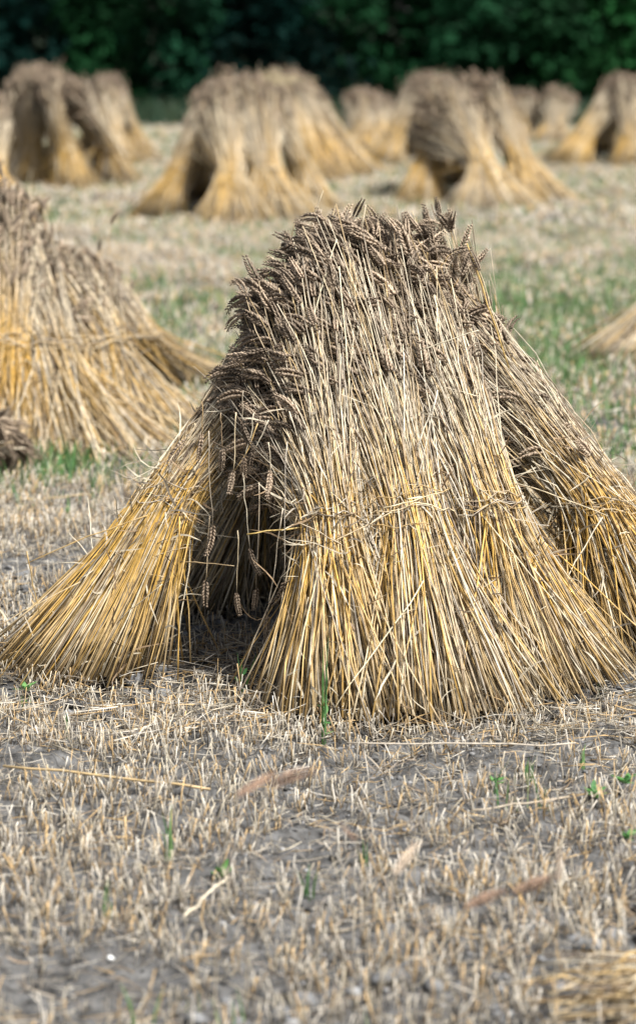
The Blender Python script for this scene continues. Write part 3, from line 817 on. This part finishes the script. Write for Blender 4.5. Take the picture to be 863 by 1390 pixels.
weed(128, 690, 'slanting green blade between the left and foremost stooks', h=0.12, nb=3, broad=0)
weed(93, 705, 'upright green blade left of the slanting one', h=0.10, nb=3, broad=2)
weed(720, 1045, 'thin green shoots right of the foremost stook butts', h=0.07, nb=4, broad=0)
weed(792, 1030, 'faint green shoots under the right end of the foremost stook', h=0.07, nb=4, broad=0)
weed(300, 1195, 'low green rosette in the left middle foreground', h=0.04, nb=3, broad=8)

# ------------------------------------------------------------------ wheat stalks left standing close to the viewer, straw on the ground
def standing(px, py, Y, dx, label, tint=1.0, scale=1.0, curve=0.06):
    top = at(px, py, Y); b = Vector((top.x - dx * 0.3, Y + 0.01, 0))
    e = empty('wheat_stalk', b, label, 'wheat stalk', 'wheat stalks left standing in the foreground')
    base = A3(b); K = 9; t = np.linspace(0, 1, K)[:, None]
    P = A3(b) * (1 - t) + A3(top) * t; P[:, 0] += dx * (t[:, 0] ** 4) * 0.5
    V, Fq, C = tubes(P[None], np.linspace(0.0016, 0.0008, K)[None], np.tile(np.array([0.5, 0.42, 0.3]), (1, K, 1)), 5)
    link('stem', mesh_np('stem', V - base, Fq, M_STRAW, C), e)
    D = nrm(np.array([[dx * 16, 0.15, 0.5 if tint < 2 else 0.9]]))
    o = link('ear', ears_mesh('ear', (P[-1:] - base), D, [EARS_HI[1]], scale), e)
    for m in (o.data,):
        a = m.color_attributes['Tint']; c = np.empty(len(m.vertices) * 4, np.float32); a.data.foreach_get('color', c)
        c = c.reshape(-1, 4)
        c[:, :3] = (np.array([0.30, 0.20, 0.14]) if tint < 2 else np.array([0.6, 0.48, 0.36])) * (0.6 + c[:, :1] * 1.6)
        a.data.foreach_set('color', c.ravel())
    return e


standing(300, 1082, 4.15, 0.05, 'drooping brown ear in the left foreground, left one of a touching pair')
standing(343, 1070, 4.15, 0.05, 'drooping brown ear in the left foreground, right one of a touching pair')
standing(495, 1142, 4.2, -0.03, 'small dark brown ear in the middle foreground', scale=0.6)
standing(523, 1190, 4.2, 0.03, 'pale ear upright in the middle foreground', tint=2, scale=0.8)
standing(608, 1236, 4.1, 0.05, 'drooping brown ear at the lower right, left one of a pair')
standing(668, 1215, 4.1, 0.06, 'drooping brown ear at the lower right, right one of a pair')
standing(757, 1195, 4.1, 0.002, 'pale upright stem with thin ear at the lower right', tint=2, scale=0.6)


def ground_straw(x0, y0, x1, y1, label, rad=0.0022, z=0.03):
    a = A3(gnd(x0, y0, z)); b = A3(gnd(x1, y1, z)); K = 8; t = np.linspace(0, 1, K)[:, None]
    P = a * (1 - t) + b * t + RNG.normal(0, 0.002, (K, 3)); m = (a + b) / 2
    V, Fq, C = tubes(P[None], np.full((1, K), rad), straw_cols(1, K, np.full(K, .2), .3), 6)
    o = link('loose_straw', mesh_np('loose_straw', V - m, Fq, M_STRAW, C), loc=m)
    tag(o, label, 'straw', 'long straws lying on the ground')


ground_straw(5, 1040, 285, 1070, 'long pale straw lying across the soil at the left', 0.003)
ground_straw(470, 1008, 780, 1010, 'long thin straw lying along the foot of the foremost stook')
ground_straw(640, 1100, 770, 1082, 'straw lying slantwise at the right on bare soil')
ground_straw(25, 678, 130, 672, 'straw lying in front of the left edge stook', 0.003)
ground_straw(250, 1245, 310, 1190, 'short straw tilted in the left foreground')

# heap of straw in the corner, close to the lens
c = gnd(835, 1365); base = A3(c); e = empty('straw_heap', c, 'flat heap of loose golden straw in the lower right corner', 'straw heap')
n = 260; th = RNG.normal(0.25, 0.55, n); ln = RNG.uniform(0.06, 0.26, n)
cxy = np.stack([RNG.normal(0.09, 0.08, n), RNG.normal(-0.02, 0.07, n)], -1)
hz = 0.075 * np.exp(-(cxy[:, 0] - 0.05) ** 2 / 0.03 - cxy[:, 1] ** 2 / 0.02) * RNG.random(n) + 0.012
d = np.stack([np.cos(th), np.sin(th) * 0.8, RNG.normal(0.02, 0.06, n)], -1) * ln[:, None] / 2
cc = np.stack([cxy[:, 0], cxy[:, 1], hz], -1)
P = np.stack([cc - d, cc + RNG.normal(0, 0.006, (n, 3)) + [0, 0, 0.008], cc + d], 1); P[..., 2] = np.maximum(P[..., 2], 0.004)
V, Fq, C = tubes(P, np.full((n, 3), 0.0018) * RNG.uniform(.7, 1.2, (n, 1)), straw_cols(n, 3, np.full(3, .5), .5), 4)
link('straws', mesh_np('straws', V, Fq, M_STRAW, C), e)['kind'] = 'stuff'

# ================================================================== THE WOOD BEHIND
def wood():
    Vs, Fs, Cs = [], [], []
    n_t = 34
    rs_ = np.random.default_rng(11)
    V_all, C_all, Q = [], [], []
    off = 0
    trunkP, trunkR = [], []
    clumps = []
    for k in range(n_t):
        x = -24 + 48 * (k + rs_.uniform(-.3, .3)) / n_t; y = 39.5 + rs_.uniform(0, 5); h = rs_.uniform(7, 11)
        trunkP.append(np.array([[x, y, -0.1], [x + rs_.normal(0, .1), y, h * .4], [x + rs_.normal(0, .3), y, h * .8]])); trunkR.append([0.16, 0.11, 0.04])
        for q in range(26):
            t = rs_.random() ** 0.75
            z = 0.3 + t * h; wr_ = 1.7 * math.sin(math.pi * min(0.25 + t * 0.7, 1)) + 0.4
            a = rs_.random() * 6.28
            clumps.append((x + math.cos(a) * wr_ * rs_.random() ** .5, y + math.sin(a) * wr_ * rs_.random() ** .5, z, rs_.uniform(0.35, 0.8), k))
    # understorey bushes along the field edge
    for k in range(2300):
        x = rs_.uniform(-15, 15); clumps.append((x, 37.5 + rs_.uniform(0, 3.0), rs_.uniform(0.05, 3.0), rs_.uniform(0.3, 0.6), 100 + int((x + 15 + rs_.uniform(0, 1)) / 1.3)))
    cols = {}
    for (x, y, z, s, k) in clumps:
        if k not in cols:
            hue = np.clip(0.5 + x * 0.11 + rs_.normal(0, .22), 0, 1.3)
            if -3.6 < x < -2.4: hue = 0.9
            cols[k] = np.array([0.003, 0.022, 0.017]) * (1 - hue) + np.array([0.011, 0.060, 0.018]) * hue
        n = 70 if k >= 100 else 46
        d = nrm(rs_.normal(size=(n, 3))); p = d * (rs_.random((n, 1)) ** 0.4) * s * [1, 1, .8] + [x, y, z]
        nr = nrm(d + rs_.normal(0, .6, (n, 3)) + [0, 0, .4]); a = nrm(np.cross(nr, rs_.normal(size=(n, 3)))); b = np.cross(nr, a)
        L = rs_.uniform(0.05, 0.11, (n, 1))
        V = np.stack([p - a * L, p + b * L * .5, p + a * L, p - b * L * .5], 1)
        V_all.append(V.reshape(-1, 3)); Q.append(np.arange(n * 4).reshape(-1, 4) + off); off += n * 4
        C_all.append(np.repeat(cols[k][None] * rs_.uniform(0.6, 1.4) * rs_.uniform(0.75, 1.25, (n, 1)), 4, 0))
    V = np.concatenate(V_all); V[:, 2] = np.maximum(V[:, 2], 0.02)
    lv = (V, [np.concatenate(Q)], np.concatenate(C_all))
    tr = tubes(np.array(trunkP), np.array(trunkR), np.tile(np.array([0.09, 0.08, 0.065]), (n_t, 3, 1)), 8)
    n1 = len(lv[0])
    V = np.concatenate([lv[0], tr[0]]); faces = lv[1] + [f + n1 for f in tr[1]]
    me = mesh_np('woodland', V, faces, M_TREE, np.concatenate([lv[2], tr[2]]))
    o = link('woodland', me); tag(o, 'dark green wood closing the field behind the stooks', 'wood', kind='stuff')
    # the unlit depth of the wood: more leaf litter and a wall of foliage further in
    return o


wood()
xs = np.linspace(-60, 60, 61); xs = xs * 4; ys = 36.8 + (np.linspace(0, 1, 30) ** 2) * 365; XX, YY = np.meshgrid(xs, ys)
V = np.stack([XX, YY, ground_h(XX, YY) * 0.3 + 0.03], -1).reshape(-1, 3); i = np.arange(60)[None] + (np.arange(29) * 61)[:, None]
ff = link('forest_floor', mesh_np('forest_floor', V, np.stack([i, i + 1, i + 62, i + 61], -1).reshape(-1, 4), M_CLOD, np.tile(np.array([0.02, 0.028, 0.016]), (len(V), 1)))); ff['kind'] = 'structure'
# tall meadow grass at the wood edge
n = 9000; x = RNG.uniform(-9, 9, n); y = RNG.uniform(35.6, 38.0, n)
V, Fq, C = blades(x, y, RNG.uniform(0.15, 0.45, n), np.full(n, 0.02), np.array([[0.04, 0.09, 0.045], [0.10, 0.13, 0.07], [0.03, 0.07, 0.04]])[RNG.integers(0, 3, n)])
o = link('rough_grass', mesh_np('rough_grass', V, Fq, M_GREEN, C)); tag(o, 'dim rough grass along the foot of the wood', 'grass', kind='stuff')

# ================================================================== CAMERA, LIGHT
cam = bpy.data.cameras.new('camera'); co = bpy.data.objects.new('camera', cam); COL.objects.link(co)
co.location = (0, 0, CAM_H); co.rotation_euler = (math.pi / 2 - PITCH, 0, 0)
cam.sensor_fit = 'VERTICAL'; cam.sensor_height = 36.0; cam.sensor_width = 24.0; cam.lens = F / 1390 * 36
cam.clip_start = 0.1; cam.clip_end = 1500
cam.dof.use_dof = True; cam.dof.focus_distance = 6.6; cam.dof.aperture_fstop = 2.7
S.camera = co

EL, AZ = math.radians(57), math.radians(128)      # azimuth from +Y, clockwise: behind the camera, to its right
w = bpy.data.worlds.new('World'); S.world = w; w.use_nodes = True
nt = w.node_tree; bg = nt.nodes['Background']
sk = nt.nodes.new('ShaderNodeTexSky'); sk.sky_type = 'NISHITA'; sk.sun_disc = False
sk.sun_elevation = EL; sk.sun_rotation = AZ; sk.air_density = 1.0; sk.dust_density = 4.0; sk.ozone_density = 1.0
hs = nt.nodes.new('ShaderNodeHueSaturation'); hs.inputs['Saturation'].default_value = 0.6
nt.links.new(sk.outputs['Color'], hs.inputs['Color']); nt.links.new(hs.outputs['Color'], bg.inputs['Color'])
bg.inputs['Strength'].default_value = 0.066
sun = bpy.data.lights.new('sun', 'SUN'); so = bpy.data.objects.new('sun', sun); COL.objects.link(so)
sun.energy = 4.2; sun.angle = math.radians(12); sun.color = (1.0, 0.99, 0.97)
dirv = Vector((math.sin(AZ) * math.cos(EL), math.cos(AZ) * math.cos(EL), math.sin(EL)))
so.rotation_euler = dirv.to_track_quat('Z', 'Y').to_euler(); so.location = (3, -6, 12)

S.view_settings.view_transform = 'Standard'; S.view_settings.look = 'None'
S.view_settings.exposure = 0.68; S.view_settings.gamma = 1.0; S.view_settings.use_curve_mapping = False
S.render.engine = 'CYCLES'
S.cycles.use_denoising = True
try: S.cycles.denoiser = 'OPENIMAGEDENOISE'
except Exception: pass
S.cycles.max_bounces = 3; S.cycles.diffuse_bounces = 1; S.cycles.glossy_bounces = 2; S.cycles.transmission_bounces = 2
